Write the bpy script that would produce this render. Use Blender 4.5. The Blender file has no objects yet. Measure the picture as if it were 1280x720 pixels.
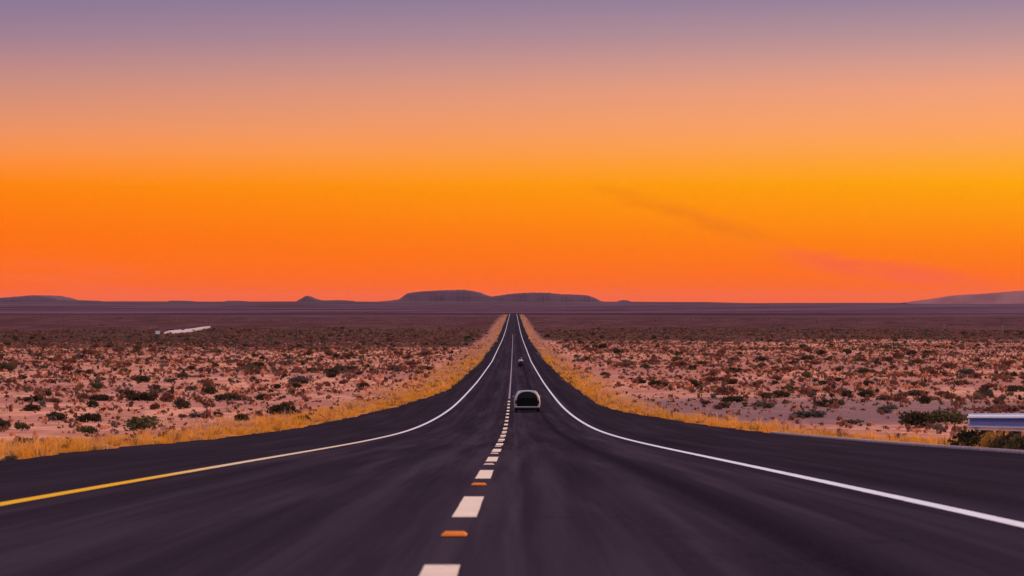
import bpy, bmesh, math, random
import numpy as np
from mathutils import Vector, Matrix
random.seed(7)
rng = np.random.default_rng(11)
S = bpy.context.scene
C = S.collection
R = math.radians

# ------------------------------------------------------------------ camera
CAM_Z = 0.75
F = 3600.0            # focal length in pixels of a 1280 px wide frame
HROW, VX = 378.0, 642.0
cam = bpy.data.cameras.new('camera')
cam.sensor_width = 36.0
cam.lens = F / 1280 * 36
cam.clip_start = 0.5
cam.clip_end = 90000
cam.dof.use_dof = True
cam.dof.focus_distance = 150
cam.dof.aperture_fstop = 6.3
co = bpy.data.objects.new('camera', cam)
C.objects.link(co)
co.location = (0, 0, CAM_Z)
co.rotation_euler = (R(90) + math.atan((HROW - 360) / F), 0, math.atan((VX - 640) / F))
S.camera = co

# ------------------------------------------------------------------ sky
SUN_AZ, SUN_EL = 26.0, 7.0       # degrees right of straight ahead, above the horizon
SKY = 1.0
w = bpy.data.worlds.new('World'); S.world = w; w.use_nodes = True
nt = w.node_tree; nt.nodes.clear()
def N(t, **k):
    n = nt.nodes.new(t)
    for a, b in k.items(): setattr(n, a, b)
    return n
def L(a, b): nt.links.new(a, b)
def M(op, a, b=None, c=None, clamp=False):
    n = N('ShaderNodeMath', operation=op, use_clamp=clamp)
    for i, v in enumerate((a, b, c)):
        if v is None: continue
        if isinstance(v, (int, float)): n.inputs[i].default_value = v
        else: L(v, n.inputs[i])
    return n.outputs[0]
def MR(v, a, b, c=0., d=1., smooth=True):
    n = N('ShaderNodeMapRange', interpolation_type='SMOOTHSTEP' if smooth else 'LINEAR')
    L(v, n.inputs[0])
    for i, q in enumerate((a, b, c, d)): n.inputs[i + 1].default_value = q
    return n.outputs[0]
def MIX(f, a, b, blend='MIX'):
    n = N('ShaderNodeMix', data_type='RGBA', blend_type=blend)
    if isinstance(f, (int, float)): n.inputs[0].default_value = f
    else: L(f, n.inputs[0])
    for i, v in ((6, a), (7, b)):
        if isinstance(v, tuple): n.inputs[i].default_value = (*v, 1)
        else: L(v, n.inputs[i])
    return n.outputs[2]
def lin(c):
    return tuple((v / 255 / 12.92 if v / 255 <= .04045 else ((v / 255 + .055) / 1.055) ** 2.4) for v in c)
def RAMP(v, stops, interp='LINEAR'):
    n = N('ShaderNodeValToRGB'); cr = n.color_ramp; cr.interpolation = interp
    while len(cr.elements) > 1: cr.elements.remove(cr.elements[-1])
    cr.elements[0].position = stops[0][0]; cr.elements[0].color = (*stops[0][1], 1)
    for p, c in stops[1:]:
        e = cr.elements.new(p); e.color = (*c, 1)
    L(v, n.inputs[0]); return n.outputs[0]
tc = N('ShaderNodeTexCoord'); sp = N('ShaderNodeSeparateXYZ'); L(tc.outputs['Generated'], sp.inputs[0])
X, Y, Z = sp.outputs
hor = M('SQRT', M('ADD', M('MULTIPLY', X, X), M('MULTIPLY', Y, Y)))
el = M('DIVIDE', Z, M('MAXIMUM', hor, 0.001))
azs = M('DIVIDE', X, M('MAXIMUM', hor, 0.001))     # sine of the bearing
t = MR(el, 0.0, 0.105, 0.0, 1.0, False)
def rows(lst):   # photo rows -> ramp positions (row 378 = horizon, row 0 = 0.105)
    return sorted([(max(0, (HROW - r) / 378.0), lin(c)) for r, c in lst])
left = rows([(0, (136, 118, 150)), (50, (162, 128, 146)), (100, (198, 140, 130)), (133, (218, 144, 116)), (165, (238, 146, 98)), (190, (250, 144, 76)), (212, (255, 138, 46)),
             (234, (255, 131, 4)), (290, (255, 114, 0)), (330, (255, 108, 0)), (355, (255, 102, 8)), (378, (252, 96, 20))])
right = rows([(0, (156, 134, 156)), (45, (188, 148, 150)), (80, (218, 158, 142)), (114, (243, 163, 124)), (150, (253, 165, 106)), (178, (255, 167, 84)),
              (203, (255, 168, 50)), (228, (255, 168, 2)), (268, (255, 152, 0)), (310, (255, 128, 0)), (340, (255, 114, 0)), (360, (255, 106, 0)), (378, (255, 98, 14))])
cl, cr_ = RAMP(t, left), RAMP(t, right)
f_az = MR(azs, -0.19, 0.2, 0, 1, False)
vis = MIX(f_az, cl, cr_)
# thin dusky cloud streaks low in the sky
nz = N('ShaderNodeTexNoise'); cmb = N('ShaderNodeCombineXYZ')
L(M('MULTIPLY', azs, 22.0), cmb.inputs[0]); L(M('MULTIPLY', el, 150.0), cmb.inputs[1])
L(cmb.outputs[0], nz.inputs['Vector']); nz.inputs['Scale'].default_value = 1.4; nz.inputs['Detail'].default_value = 5
def streak(x0, y0, x1, y1, wd):       # a band round a line in bearing / elevation
    ax0, ax1 = (x0 - VX) / F, (x1 - VX) / F
    e0, e1 = (HROW - y0) / F, (HROW - y1) / F
    k = (e1 - e0) / (ax1 - ax0)
    line = M('ADD', M('MULTIPLY', M('SUBTRACT', azs, ax0), k), e0)
    wob = M('MULTIPLY', M('SUBTRACT', nz.outputs[0], 0.5), 0.007)
    dist = M('ABSOLUTE', M('SUBTRACT', M('ADD', el, wob), line))
    a = MR(dist, 0, wd / F, 1, 0)
    m = (ax1 - ax0) * .3
    b = M('MULTIPLY', MR(azs, ax0 - m, ax0 + m), MR(azs, ax1 - m, ax1 + m, 1, 0))
    return M('MULTIPLY', a, b)
s1 = M('MULTIPLY', M('MULTIPLY', streak(768, 242, 955, 298, 17), MR(nz.outputs[0], .2, .6)), .6)
s2 = M('MULTIPLY', M('MULTIPLY', streak(990, 322, 1210, 354, 20), MR(nz.outputs[0], .15, .5)), .9)
s3 = M('MULTIPLY', M('MULTIPLY', streak(-60, 322, 190, 352, 26), MR(nz.outputs[0], .3, .7)), .45)
vis = MIX(s1, vis, lin((238, 120, 20)))
vis = MIX(s2, vis, lin((250, 100, 58)))
vis = MIX(s3, vis, lin((248, 110, 70)))
bands = M('MULTIPLY', M('SUBTRACT', nz.outputs[0], .5), .05)
# above the photograph's frame the dusk sky goes on to a violet blue zenith; away from the sunset it dims
up = MR(el, .10, .9)
high = MIX(up, lin((150, 126, 152)), (.95, .90, 1.12))
vis = MIX(MR(el, .095, .14), vis, high)
facing = MR(Y, -.5, .6)
back = MIX(MR(el, 0, .5), (.52, .40, .46), (.60, .56, .70))
vis = MIX(facing, back, vis)
vis = MIX(MR(el, -.02, -.004), (.12, .07, .07), vis)
nish = N('ShaderNodeTexSky', sky_type='NISHITA'); nish.sun_disc = False
nish.sun_elevation = R(SUN_EL); nish.sun_rotation = R(SUN_AZ); nish.dust_density = 3.0
bg1 = N('ShaderNodeBackground'); L(vis, bg1.inputs[0]); bg1.inputs[1].default_value = SKY
wo = N('ShaderNodeOutputWorld')
L(bg1.outputs[0], wo.inputs[0])
NISH = (nish,)

# ------------------------------------------------------------------ sun
sl = bpy.data.lights.new('sun', 'SUN'); sl.energy = 2.6; sl.angle = R(22); sl.color = (1.0, .52, .24)
so = bpy.data.objects.new('sun', sl); C.objects.link(so)
d = Vector((math.sin(R(SUN_AZ)) * math.cos(R(SUN_EL)), math.cos(R(SUN_AZ)) * math.cos(R(SUN_EL)), math.sin(R(SUN_EL))))
so.rotation_euler = (-d).to_track_quat('-Z', 'Y').to_euler()
so.location = (20, 30, 30)
S.view_settings.view_transform = 'Standard'; S.view_settings.look = 'None'
S.view_settings.gamma = 1.0; S.view_settings.exposure = 0.0
S.view_settings.use_curve_mapping = False

# ------------------------------------------------------------------ material helpers
def mat(name):
    global nt
    m = bpy.data.materials.new(name); m.use_nodes = True
    nt = m.node_tree; nt.nodes.clear()
    return m
def finish(col, rough=.9, spec=.3, metal=0., bump=None, bdist=.01, bstr=.5, trans=0.):
    p = N('ShaderNodeBsdfPrincipled')
    if isinstance(col, tuple): p.inputs['Base Color'].default_value = (*col, 1)
    else: L(col, p.inputs['Base Color'])
    if isinstance(rough, (int, float)): p.inputs['Roughness'].default_value = rough
    else: L(rough, p.inputs['Roughness'])
    p.inputs['Specular IOR Level'].default_value = spec
    p.inputs['Metallic'].default_value = metal
    if bump is not None:
        b = N('ShaderNodeBump'); b.inputs['Distance'].default_value = bdist; b.inputs['Strength'].default_value = bstr
        L(bump, b.inputs['Height']); L(b.outputs[0], p.inputs['Normal'])
    out = N('ShaderNodeOutputMaterial'); res = p.outputs[0]
    if trans > 0:
        tr = N('ShaderNodeBsdfTranslucent')
        if isinstance(col, tuple): tr.inputs[0].default_value = (*col, 1)
        else: L(col, tr.inputs[0])
        mx = N('ShaderNodeMixShader'); mx.inputs[0].default_value = trans
        L(res, mx.inputs[1]); L(tr.outputs[0], mx.inputs[2]); res = mx.outputs[0]
    L(res, out.inputs[0])
def noise(scale, detail=4, rough=.55, vec=None, dist=0.):
    n = N('ShaderNodeTexNoise'); n.inputs['Scale'].default_value = scale
    n.inputs['Detail'].default_value = detail; n.inputs['Roughness'].default_value = rough
    n.inputs['Distortion'].default_value = dist
    if vec is not None: L(vec, n.inputs['Vector'])
    return n.outputs[0]
def objco():
    return N('ShaderNodeTexCoord').outputs['Object']
def scaled(v, s):
    n = N('ShaderNodeVectorMath', operation='MULTIPLY'); L(v, n.inputs[0]); n.inputs[1].default_value = s
    return n.outputs[0]
def sep(v):
    n = N('ShaderNodeSeparateXYZ'); L(v, n.inputs[0]); return n.outputs

def simple(name, col, rough=.5, spec=.5, metal=0., var=.12, scale=6., trans=0.):
    m = mat(name)
    n = noise(scale, 4, vec=objco())
    c = MIX(MR(n, .3, .7), tuple(v * (1 - var) for v in col), tuple(min(1, v * (1 + var)) for v in col))
    finish(c, rough, spec, metal, trans=trans)
    return m
def leafy(name, a, b, trans=.3, rnd=.25):
    """foliage: two tones scattered clump by clump, a little different from plant to plant"""
    m = mat(name)
    geo = N('ShaderNodeNewGeometry'); g = geo.outputs['Random Per Island']
    oi = N('ShaderNodeObjectInfo').outputs['Random']
    n = noise(1.3, 2, vec=geo.outputs['Position'])
    f = M('ADD', M('MULTIPLY', g, .55), M('MULTIPLY', MR(n, .35, .65), .45), clamp=True)
    c = MIX(f, a, b)
    hv = N('ShaderNodeHueSaturation'); L(c, hv.inputs['Color']); L(MR(oi, 0, 1, 1 - rnd, 1 + rnd, False), hv.inputs['Value'])
    finish(hv.outputs[0], .85, .15, trans=trans)
    return m

# ------------------------------------------------------------------ road profile, read from the photograph's lines
RW = 7.3
LP = [(0,629.7),(72,619.7),(144,609),(251.5,587),(359,572),(460,556),(486.7,551),(516.7,540),(546.7,523),(573,505),(596.7,481),(606,468),(617.5,451.7),(624,435),(632,418),(635,401.7),(637.2,392.5)]
RP = [(1280,662.6),(1190.6,639),(1109,619),(1020,597.6),(922.5,576),(837,556),(760,540),(727,528),(707,513),(689,488),(680,475),(672.5,463),(666,451.7),(659.7,438),(654.7,426.7),(651,413),(648,401.7),(645.8,392.5)]
def at_row(pts, r):
    p = sorted(pts, key=lambda q: q[1]); return np.interp(r, [q[1] for q in p], [q[0] for q in p])
ys, dr = [], []
for r in (629, 610, 595, 580, 567, 556, 548, 540, 530, 520, 510, 499, 488, 478, 468, 452, 436, 424, 413, 402, 393):
    pxm = (at_row(RP, r) - at_row(LP, r)) / RW
    ys.append(F / pxm); dr.append((r - HROW) / pxm)
ys, dr = np.array(ys), np.array(dr)
# near part: continue its slope to the camera; far part: level plain that creeps up to the horizon
sl0 = (dr[4] - dr[0]) / (ys[4] - ys[0])
ys = np.concatenate([[-400, 0], ys, [4500, 7000, 12000, 20000, 31000]])
d0 = dr[0] - sl0 * ys[2]
dr = np.concatenate([[d0, d0], dr, [12.5, 12.5, 11, 9, 6]])
_g = np.concatenate([np.arange(-400, 400, 4.), np.geomspace(400, 31000, 400)])
_d = np.interp(_g, ys, dr)
for _ in range(3):     # smooth along log distance
    k = np.array([1, 2, 3, 4, 3, 2, 1.]); k /= k.sum()
    _d[3:-3] = np.convolve(_d, k, 'valid')
def prof(y): return CAM_Z - np.interp(y, _g, _d)
_rows = HROW + F * np.interp(_g, _g, _d) / np.maximum(_g, 1)
def y_of_row(r):
    m = _g > 6
    gr, rr = _g[m], np.minimum.accumulate(_rows[m])
    return float(np.interp(-r, -rr, gr))
_ph = rng.uniform(0, 6.28, 12)
def relief(x, y):
    x = np.asarray(x, float); y = np.asarray(y, float)
    a = .16 * np.sin(x / 11 + y / 37 + _ph[0]) + .13 * np.sin(x / 17 - y / 29 + _ph[1]) + .07 * np.sin(x / 5.1 + y / 13 + _ph[2]) + .05 * np.sin(x / 3.3 - y / 7.7 + _ph[3])
    b = .5 * np.sin(x / 90 + y / 210 + _ph[4]) + .4 * np.sin(x / 140 - y / 330 + _ph[5])
    wa = np.clip((np.abs(x) - 11) / 14, 0, 1); wb = np.clip((np.abs(x) - 25) / 120, 0, 1)
    farw = np.clip((y - 5000) / 9000, 0, 1)
    c = 2.5 * np.sin(x / 900 + y / 1500 + _ph[6]) + 1.8 * np.sin(x / 500 - y / 2100 + _ph[7])
    return wa * a + wb * b + farw * c
def gz(x, y): return prof(y) - .06 + relief(x, y)
def edge_r(y): return np.interp(y, [-400, 60, 90, 130, 190, 3e4], [9.35, 9.35, 9.3, 8.6, 6.0, 5.7])
def edge_l(y): return -np.interp(y, [-400, 40, 70, 120, 165, 260, 3e4], [7.9, 7.9, 8.8, 9.0, 8.6, 6.2, 6.1])
def px_to_world(px, row):
    y = y_of_row(row); x = (px - VX) / F * y
    return x, y, F / y

# ------------------------------------------------------------------ mesh helpers
def tag(o, label=None, cat=None, group=None, kind=None):
    if label: o['label'] = label
    if cat: o['category'] = cat
    if group: o['group'] = group
    if kind: o['kind'] = kind
    return o
def from_arrays(name, V, Fs, mats, parent=None, smooth=False, mi=None):
    me = bpy.data.meshes.new(name)
    V = np.asarray(V, np.float32)
    if isinstance(Fs, np.ndarray):
        n, k = Fs.shape
        me.vertices.add(len(V)); me.vertices.foreach_set('co', V.ravel())
        me.loops.add(n * k); me.loops.foreach_set('vertex_index', Fs.ravel().astype(np.int32))
        me.polygons.add(n); me.polygons.foreach_set('loop_start', np.arange(0, n * k, k, dtype=np.int32))
        me.polygons.foreach_set('loop_total', np.full(n, k, np.int32))
        me.update(calc_edges=True)
    else:
        me.from_pydata([tuple(map(float, v)) for v in V], [], Fs); me.update()
    for m in (mats if isinstance(mats, (list, tuple)) else [mats]): me.materials.append(m)
    if mi is not None: me.polygons.foreach_set('material_index', np.asarray(mi, np.int32))
    me.polygons.foreach_set('use_smooth', np.full(len(me.polygons), smooth))
    o = bpy.data.objects.new(name, me); C.objects.link(o)
    if parent: o.parent = parent
    return o
def grid(name, xs, yz, zf, m, smooth=True):
    XX, YY = np.meshgrid(xs, yz); ZZ = zf(XX, YY)
    V = np.stack([XX, YY, ZZ], -1).reshape(-1, 3)
    a, b = len(yz), len(xs)
    i = (np.arange(a - 1)[:, None] * b + np.arange(b - 1)[None]).ravel()
    return from_arrays(name, V, np.stack([i, i + 1, i + b + 1, i + b], 1), m, smooth=smooth)
def bm_obj(name, bm, m, parent=None, smooth=False):
    me = bpy.data.meshes.new(name); bmesh.ops.recalc_face_normals(bm, faces=bm.faces); bm.to_mesh(me); bm.free()
    for q in (m if isinstance(m, (list, tuple)) else [m]): me.materials.append(q)
    me.polygons.foreach_set('use_smooth', np.full(len(me.polygons), smooth))
    o = bpy.data.objects.new(name, me); C.objects.link(o)
    if parent: o.parent = parent
    return o
def box(bm, c, s, bev=0., rot=None):
    g = bmesh.ops.create_cube(bm, size=1); vs = g['verts']
    bmesh.ops.scale(bm, vec=s, verts=vs)
    if bev:
        es = list({e for v in vs for e in v.link_edges})
        r = bmesh.ops.bevel(bm, geom=es, offset=bev, segments=2, affect='EDGES'); vs = list({v for f in r['faces'] for v in f.verts} | {v for v in vs if v.is_valid})
    if rot is not None: bmesh.ops.rotate(bm, cent=(0, 0, 0), matrix=rot, verts=vs)
    bmesh.ops.translate(bm, vec=c, verts=vs)
def cyl(bm, a, b, r, n=12, r2=None):
    a, b = Vector(a), Vector(b); q = (b - a)
    m = Matrix.Translation((a + b) / 2) @ q.to_track_quat('Z', 'Y').to_matrix().to_4x4()
    bmesh.ops.create_cone(bm, cap_ends=True, segments=n, radius1=r, radius2=r if r2 is None else r2, depth=q.length, matrix=m)
def torus(bm, c, R0, r, n=28, k=10, axis='X'):
    vs = []
    for i in range(n):
        A = 2 * math.pi * i / n; row = []
        for j in range(k):
            B = 2 * math.pi * j / k; q = R0 + r * math.cos(B)
            row.append(bm.verts.new((c[0] + r * math.sin(B), c[1] + q * math.cos(A), c[2] + q * math.sin(A))))
        vs.append(row)
    for i in range(n):
        for j in range(k):
            bm.faces.new((vs[i][j], vs[(i + 1) % n][j], vs[(i + 1) % n][(j + 1) % k], vs[i][(j + 1) % k]))

# ------------------------------------------------------------------ ground
gm = mat('desert_ground')
P = objco(); gx, gy, gzz = sep(P)
ax = M('ABSOLUTE', gx)
nbig = noise(.018, 4, vec=P); nmid = noise(1., 5, .62, vec=scaled(P, (.42, .10, 1))); nfin = noise(1.6, 6, .7, vec=P); nvf = noise(14, 4, .7, vec=P)
sand = MIX(MR(nmid, .4, .6), (.56, .22, .145), (.86, .37, .225))
sand = MIX(MR(nbig, .42, .62), sand, (.50, .195, .145))
lit = noise(1., 5, .7, vec=scaled(P, (1.1, .22, 1)))
sand = MIX(M('MULTIPLY', MR(lit, .52, .64), .55), sand, (.27, .105, .085))
sand = MIX(M('MULTIPLY', MR(nfin, .5, .72), .45), sand, (.27, .14, .10))
# straw litter along the verges
vn = M('ADD', ax, M('MULTIPLY', M('SUBTRACT', noise(.35, 3, vec=P), .5), 9.0))
gs = M('MULTIPLY', M('MULTIPLY', MR(M('ADD', gx, M('MULTIPLY', nmid, 6.)), 9, 13), MR(gx, 34, 60, 1, 0)), M('MULTIPLY', MR(M('ADD', gy, M('MULTIPLY', nmid, 60.)), 160, 180), MR(gy, 205, 250, 1, 0)))
sand = MIX(M('MULTIPLY', gs, .8), sand, (.22, .125, .13))
isr = MR(gx, -.5, .5, 0, 1, False)
edg = M('ADD', M('MULTIPLY', isr, MR(gy, 110, 190, 9.4, 6.0)), M('MULTIPLY', M('SUBTRACT', 1., isr), MR(gy, 160, 262, 8.9, 6.2)))
vd = M('SUBTRACT', M('SUBTRACT', ax, edg), M('MULTIPLY', M('SUBTRACT', noise(.45, 4, .65, vec=scaled(P, (1, .35, 1))), .5), 9.))
vd = M('SUBTRACT', vd, MR(gy, 200, 420, 0, 1.6)); vd = M('SUBTRACT', vd, M('MULTIPLY', M('SUBTRACT', 1., isr), 1.6))
vm = MR(vd, 1.6, 4.6, 1, 0)
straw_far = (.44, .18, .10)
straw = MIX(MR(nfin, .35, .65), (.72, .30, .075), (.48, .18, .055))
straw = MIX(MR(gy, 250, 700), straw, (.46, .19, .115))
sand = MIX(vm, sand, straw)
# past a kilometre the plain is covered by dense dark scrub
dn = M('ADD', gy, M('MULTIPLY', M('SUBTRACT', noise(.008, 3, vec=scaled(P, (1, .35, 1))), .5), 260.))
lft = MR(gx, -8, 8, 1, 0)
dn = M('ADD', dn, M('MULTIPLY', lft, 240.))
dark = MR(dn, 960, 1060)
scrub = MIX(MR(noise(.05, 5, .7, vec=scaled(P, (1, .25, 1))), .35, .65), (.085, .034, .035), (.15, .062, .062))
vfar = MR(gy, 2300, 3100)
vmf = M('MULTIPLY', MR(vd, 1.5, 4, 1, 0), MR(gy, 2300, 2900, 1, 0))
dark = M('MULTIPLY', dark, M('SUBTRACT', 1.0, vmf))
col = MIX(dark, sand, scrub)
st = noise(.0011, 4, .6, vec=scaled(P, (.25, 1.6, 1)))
plain = MIX(MR(st, .42, .6), (.075, .030, .036), (.17, .085, .115))  # mauve of the distant haze put into the far plain's base colour
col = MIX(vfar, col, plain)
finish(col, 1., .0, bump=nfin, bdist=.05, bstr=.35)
gy_ = np.unique(np.round(np.concatenate([np.arange(-400, 0, 20), np.arange(0, 300, 2.), np.arange(300, 1200, 6), np.geomspace(1200, 31000, 150)]), 3))
gx_ = np.concatenate([np.arange(0, 30, 1.), np.arange(30, 120, 3.), np.geomspace(120, 31000, 90)])
gx_ = np.concatenate([-gx_[:0:-1], gx_])
ground = tag(grid('ground', gx_, gy_, gz, gm), kind='structure')

# ------------------------------------------------------------------ asphalt
am = mat('asphalt')
P = objco(); x_, y_, z_ = sep(P)
stn = noise(1.0, 4, .6, vec=scaled(P, (2.6, .018, 1)))
sto = noise(1.0, 3, .6, vec=scaled(P, (.5, .012, 1)))
grain = noise(26, 4, .85, vec=P); patch = noise(.35, 4, vec=scaled(P, (1, .25, 1)))
c = MIX(MR(stn, .3, .7), (0.0298, 0.0200, 0.0280), (0.0485, 0.0329, 0.0445))
c = MIX(M('MULTIPLY', MR(sto, .35, .65), .5), c, (0.0375, 0.0265, 0.0361))
c = MIX(M('MULTIPLY', MR(patch, .4, .7), .35), c, (0.0276, 0.0191, 0.0254))
def wheel(x0, wdt, dark_, amt):
    global c
    q = M('ABSOLUTE', M('SUBTRACT', M('ADD', x_, M('MULTIPLY', M('SUBTRACT', sto, .5), .25)), x0))
    c = MIX(M('MULTIPLY', MR(q, 0, wdt, 1, 0), amt), c, dark_)
str2 = noise(1.0, 3, .5, vec=scaled(P, (1.5, .006, 1)))
c = MIX(M('MULTIPLY', MR(str2, .50, .66), .55), c, (0.0766, 0.0517, 0.0680))
c = MIX(M('MULTIPLY', MR(str2, .48, .34), .5), c, (0.0232, 0.0154, 0.0216))
wheel(1.62, .30, (0.0132, 0.0085, 0.0127), .8)
wheel(4.0, .40, (0.0154, 0.0095, 0.0138), .65)
wheel(.38, .30, (0.0730, 0.0497, 0.0656), .5)
wheel(-1.15, .35, (0.0706, 0.0488, 0.0656), .5)
wheel(-2.9, .4, (0.0662, 0.0465, 0.0637), .4)
wheel(.05, .10, (.11, .078, .10), .3)
wheel(2.7, .35, (0.0662, 0.0465, 0.0637), .4)
shd = M('MAXIMUM', MR(x_, 3.6, 4.4), MR(x_, -4.6, -4.1, 1, 0))
c = MIX(M('MULTIPLY', shd, .5), c, (0.0276, 0.0191, 0.0254))
c = MIX(M('MULTIPLY', MR(grain, .46, .66), .6), c, (0.0608, 0.0403, 0.0530))
mott = noise(1., 5, .6, vec=scaled(P, (4.5, .03, 1)))
c = MIX(M('MULTIPLY', MR(mott, .42, .62), .38), c, (0.0200, 0.0127, 0.0229))
ck = N('ShaderNodeTexVoronoi', feature='DISTANCE_TO_EDGE'); L(scaled(P, (.22, .09, 1)), ck.inputs['Vector']); ck.inputs['Scale'].default_value = 1.0
nck = N('ShaderNodeVectorMath', operation='ADD'); L(scaled(P, (.22, .09, 1)), nck.inputs[0])
nn = N('ShaderNodeTexNoise'); L(P, nn.inputs['Vector']); nn.inputs['Scale'].default_value = 1.1; nn.inputs['Detail'].default_value = 5
L(nn.outputs['Color'], nck.inputs[1]); L(nck.outputs[0], ck.inputs['Vector'])
crack = M('MULTIPLY', MR(ck.outputs['Distance'], .0, .007, 1, 0), MR(noise(.09, 3, vec=P), .45, .6))
c = MIX(M('MULTIPLY', crack, .6), c, (0.0108, 0.0068, 0.0114))
finish(c, 1., .0, bump=grain, bdist=.004, bstr=.4)
ry = gy_[(gy_ >= -380) & (gy_ <= 3400)]
ry = np.unique(np.concatenate([ry, np.arange(-380, 300, 1.)]))
wob = lambda y, s: .10 * np.sin(y / 1.9 + s) + .07 * np.sin(y / .83 + 2 * s) + .12 * np.sin(y / 6.1 + s)
def road_mesh():
    V, Fs = [], []
    cols = 15
    for y in ry:
        xl = edge_l(y) + wob(y, 1.); xr = edge_r(y) + (wob(y, 2.) if not (20 < y < 105) else 0)
        z = prof(y)
        V.append((xl - .03, y, z - .16))
        for k in range(cols): V.append((xl + (xr - xl) * k / (cols - 1), y, z))
        V.append((xr + .03, y, z - .16))
    q = cols + 2; n = len(ry)
    i = (np.arange(n - 1)[:, None] * q + np.arange(q - 1)[None]).ravel()
    return np.array(V), np.stack([i, i + 1, i + q + 1, i + q], 1)
V, Fs = road_mesh()
tag(from_arrays('road', V, Fs, am), kind='structure')

# painted lines
def paint(name, a, b, wear=.35):
    m = mat(name); P = objco()
    wr = noise(9, 5, .7, vec=scaled(P, (1, .35, 1)))
    if callable(b): base = b(P)
    else: base = MIX(MR(noise(2, 3, vec=P), .3, .7), a, b)
    cc = MIX(M('MULTIPLY', MR(wr, .52, .74), wear), base, (.16, .12, .13))
    finish(cc, .8, .06); return m
white = paint('white_paint', (.76, .74, .77), (.84, .82, .84))
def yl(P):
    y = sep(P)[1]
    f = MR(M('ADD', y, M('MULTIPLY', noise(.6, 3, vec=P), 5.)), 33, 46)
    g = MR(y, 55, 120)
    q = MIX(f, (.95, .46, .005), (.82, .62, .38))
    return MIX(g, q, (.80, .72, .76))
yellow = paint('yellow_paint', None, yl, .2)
cream = paint('cream_paint', (.84, .62, .46), (.90, .70, .54), .25)
def strip(name, x0, w_, segs, m, lift=.004):
    V, Fs = [], []
    for a, b in segs:
        yy = np.unique(np.concatenate([[a, b], ry[(ry > a) & (ry < b)]])); n0 = len(V)
        for y in yy:
            wv = .0015 * math.sin(y * 2.1)
            ww = w_ * (1.0 if y < 300 else 1 + (y - 300) / 2500 * .8)
            V += [(x0 - ww / 2 + wv, y, prof(y) + lift), (x0 + ww / 2 + wv, y, prof(y) + lift)]
        for k in range(len(yy) - 1):
            j = n0 + 2 * k; Fs.append((j, j + 1, j + 3, j + 2))
    return tag(from_arrays(name, np.array(V), Fs, m), kind='structure')
XC, XL, XR = -.34, -4.04, 3.27
PER = 11.9
strip('right_edge_line', XR, .15, [(-100, 3050)], white)
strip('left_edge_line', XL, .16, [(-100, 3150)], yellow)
y0 = y_of_row(647)
segs = []
k = -6
while y0 + k * PER < 215:
    a = y0 + k * PER; segs.append((a, a + 4.9)); k += 1
last = segs[-1][1]
ynear = y_of_row(711)
segs = [(a, b) if b < 6 or a > ynear else (a, min(b, ynear)) if a < ynear - 1 and b > 8 else (a, b) for a, b in segs]
segs = [(a, b) for a, b in segs if not (a < 13 and b > 8)] + [(ynear - 4.9, ynear)]
strip('centre_line_dashes', XC, .17, segs, cream)
strip('centre_line', XC, .13, [(last + 9, 1250)], paint('old_white_paint', (.26, .20, .25), (.38, .29, .35), .5))

# raised orange reflectors between the dashes
orange = mat('orange_reflector'); finish(MIX(MR(noise(30, 2, vec=objco()), .4, .6), (.90, .17, .01), (.88, .24, .02)), .7, .05)
amber = simple('pale_reflector', (.80, .50, .34), .4, .5)
refl_lab = ['orange reflector on the asphalt between the two nearest white dashes', 'orange reflector just beyond the nearest whole dash',
            'small pale orange reflector beyond the second whole dash from the camera']
yy0 = y_of_row(671)
proto = None
for k in range(9):
    y = yy0 + k * PER
    if k == 0:
        bm = bmesh.new()
        V0 = [(-.075, -.17, 0), (.075, -.17, 0), (.075, .17, 0), (-.075, .17, 0), (-.055, -.12, .016), (.055, -.12, .016), (.055, .12, .016), (-.055, .12, .016)]
        vs = [bm.verts.new(v) for v in V0]
        for f in ((0, 1, 5, 4), (1, 2, 6, 5), (2, 3, 7, 6), (3, 0, 4, 7), (4, 5, 6, 7), (3, 2, 1, 0)): bm.faces.new([vs[i] for i in f])
        proto = o = bm_obj('road_reflector', bm, orange)
    else:
        o = proto.copy(); C.objects.link(o)
        if k >= 2: o.data = o.data.copy(); o.data.materials[0] = amber
    o.location = (XC - .01, y, prof(y) + .006)
    o.rotation_euler.x = math.atan2(prof(y + 1) - prof(y - 1), 2)
    tag(o, refl_lab[k] if k < 3 else 'tiny pale reflector further down the dashed centre line, past the third dash', 'road reflector', 'reflectors along the dashed centre line')

# pale kerb edging on the right
km = mat('concrete_kerb'); P = objco()
finish(MIX(MR(noise(3, 5, .7, vec=P), .35, .65), (.20, .13, .14), (.30, .21, .23)), .9, .2)
yy = np.arange(-40, 104, 2.); V, Fs = [], []
for y in yy:
    xe = float(edge_r(y)) - .02; z = prof(y)
    for (dx, dz) in ((0, -.1), (0, .03), (.03, .055), (.27, .055), (.30, .03), (.30, -.12)): V.append((xe + dx, y, z + dz))
for i in range(len(yy) - 1):
    for j in range(5): a = i * 6 + j; Fs.append((a, a + 1, a + 7, a + 6))
Fs += [tuple(range(6)), tuple((len(yy) - 1) * 6 + j for j in range(5, -1, -1))]
tag(from_arrays('kerb', np.array(V), Fs, km), kind='structure')

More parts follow.
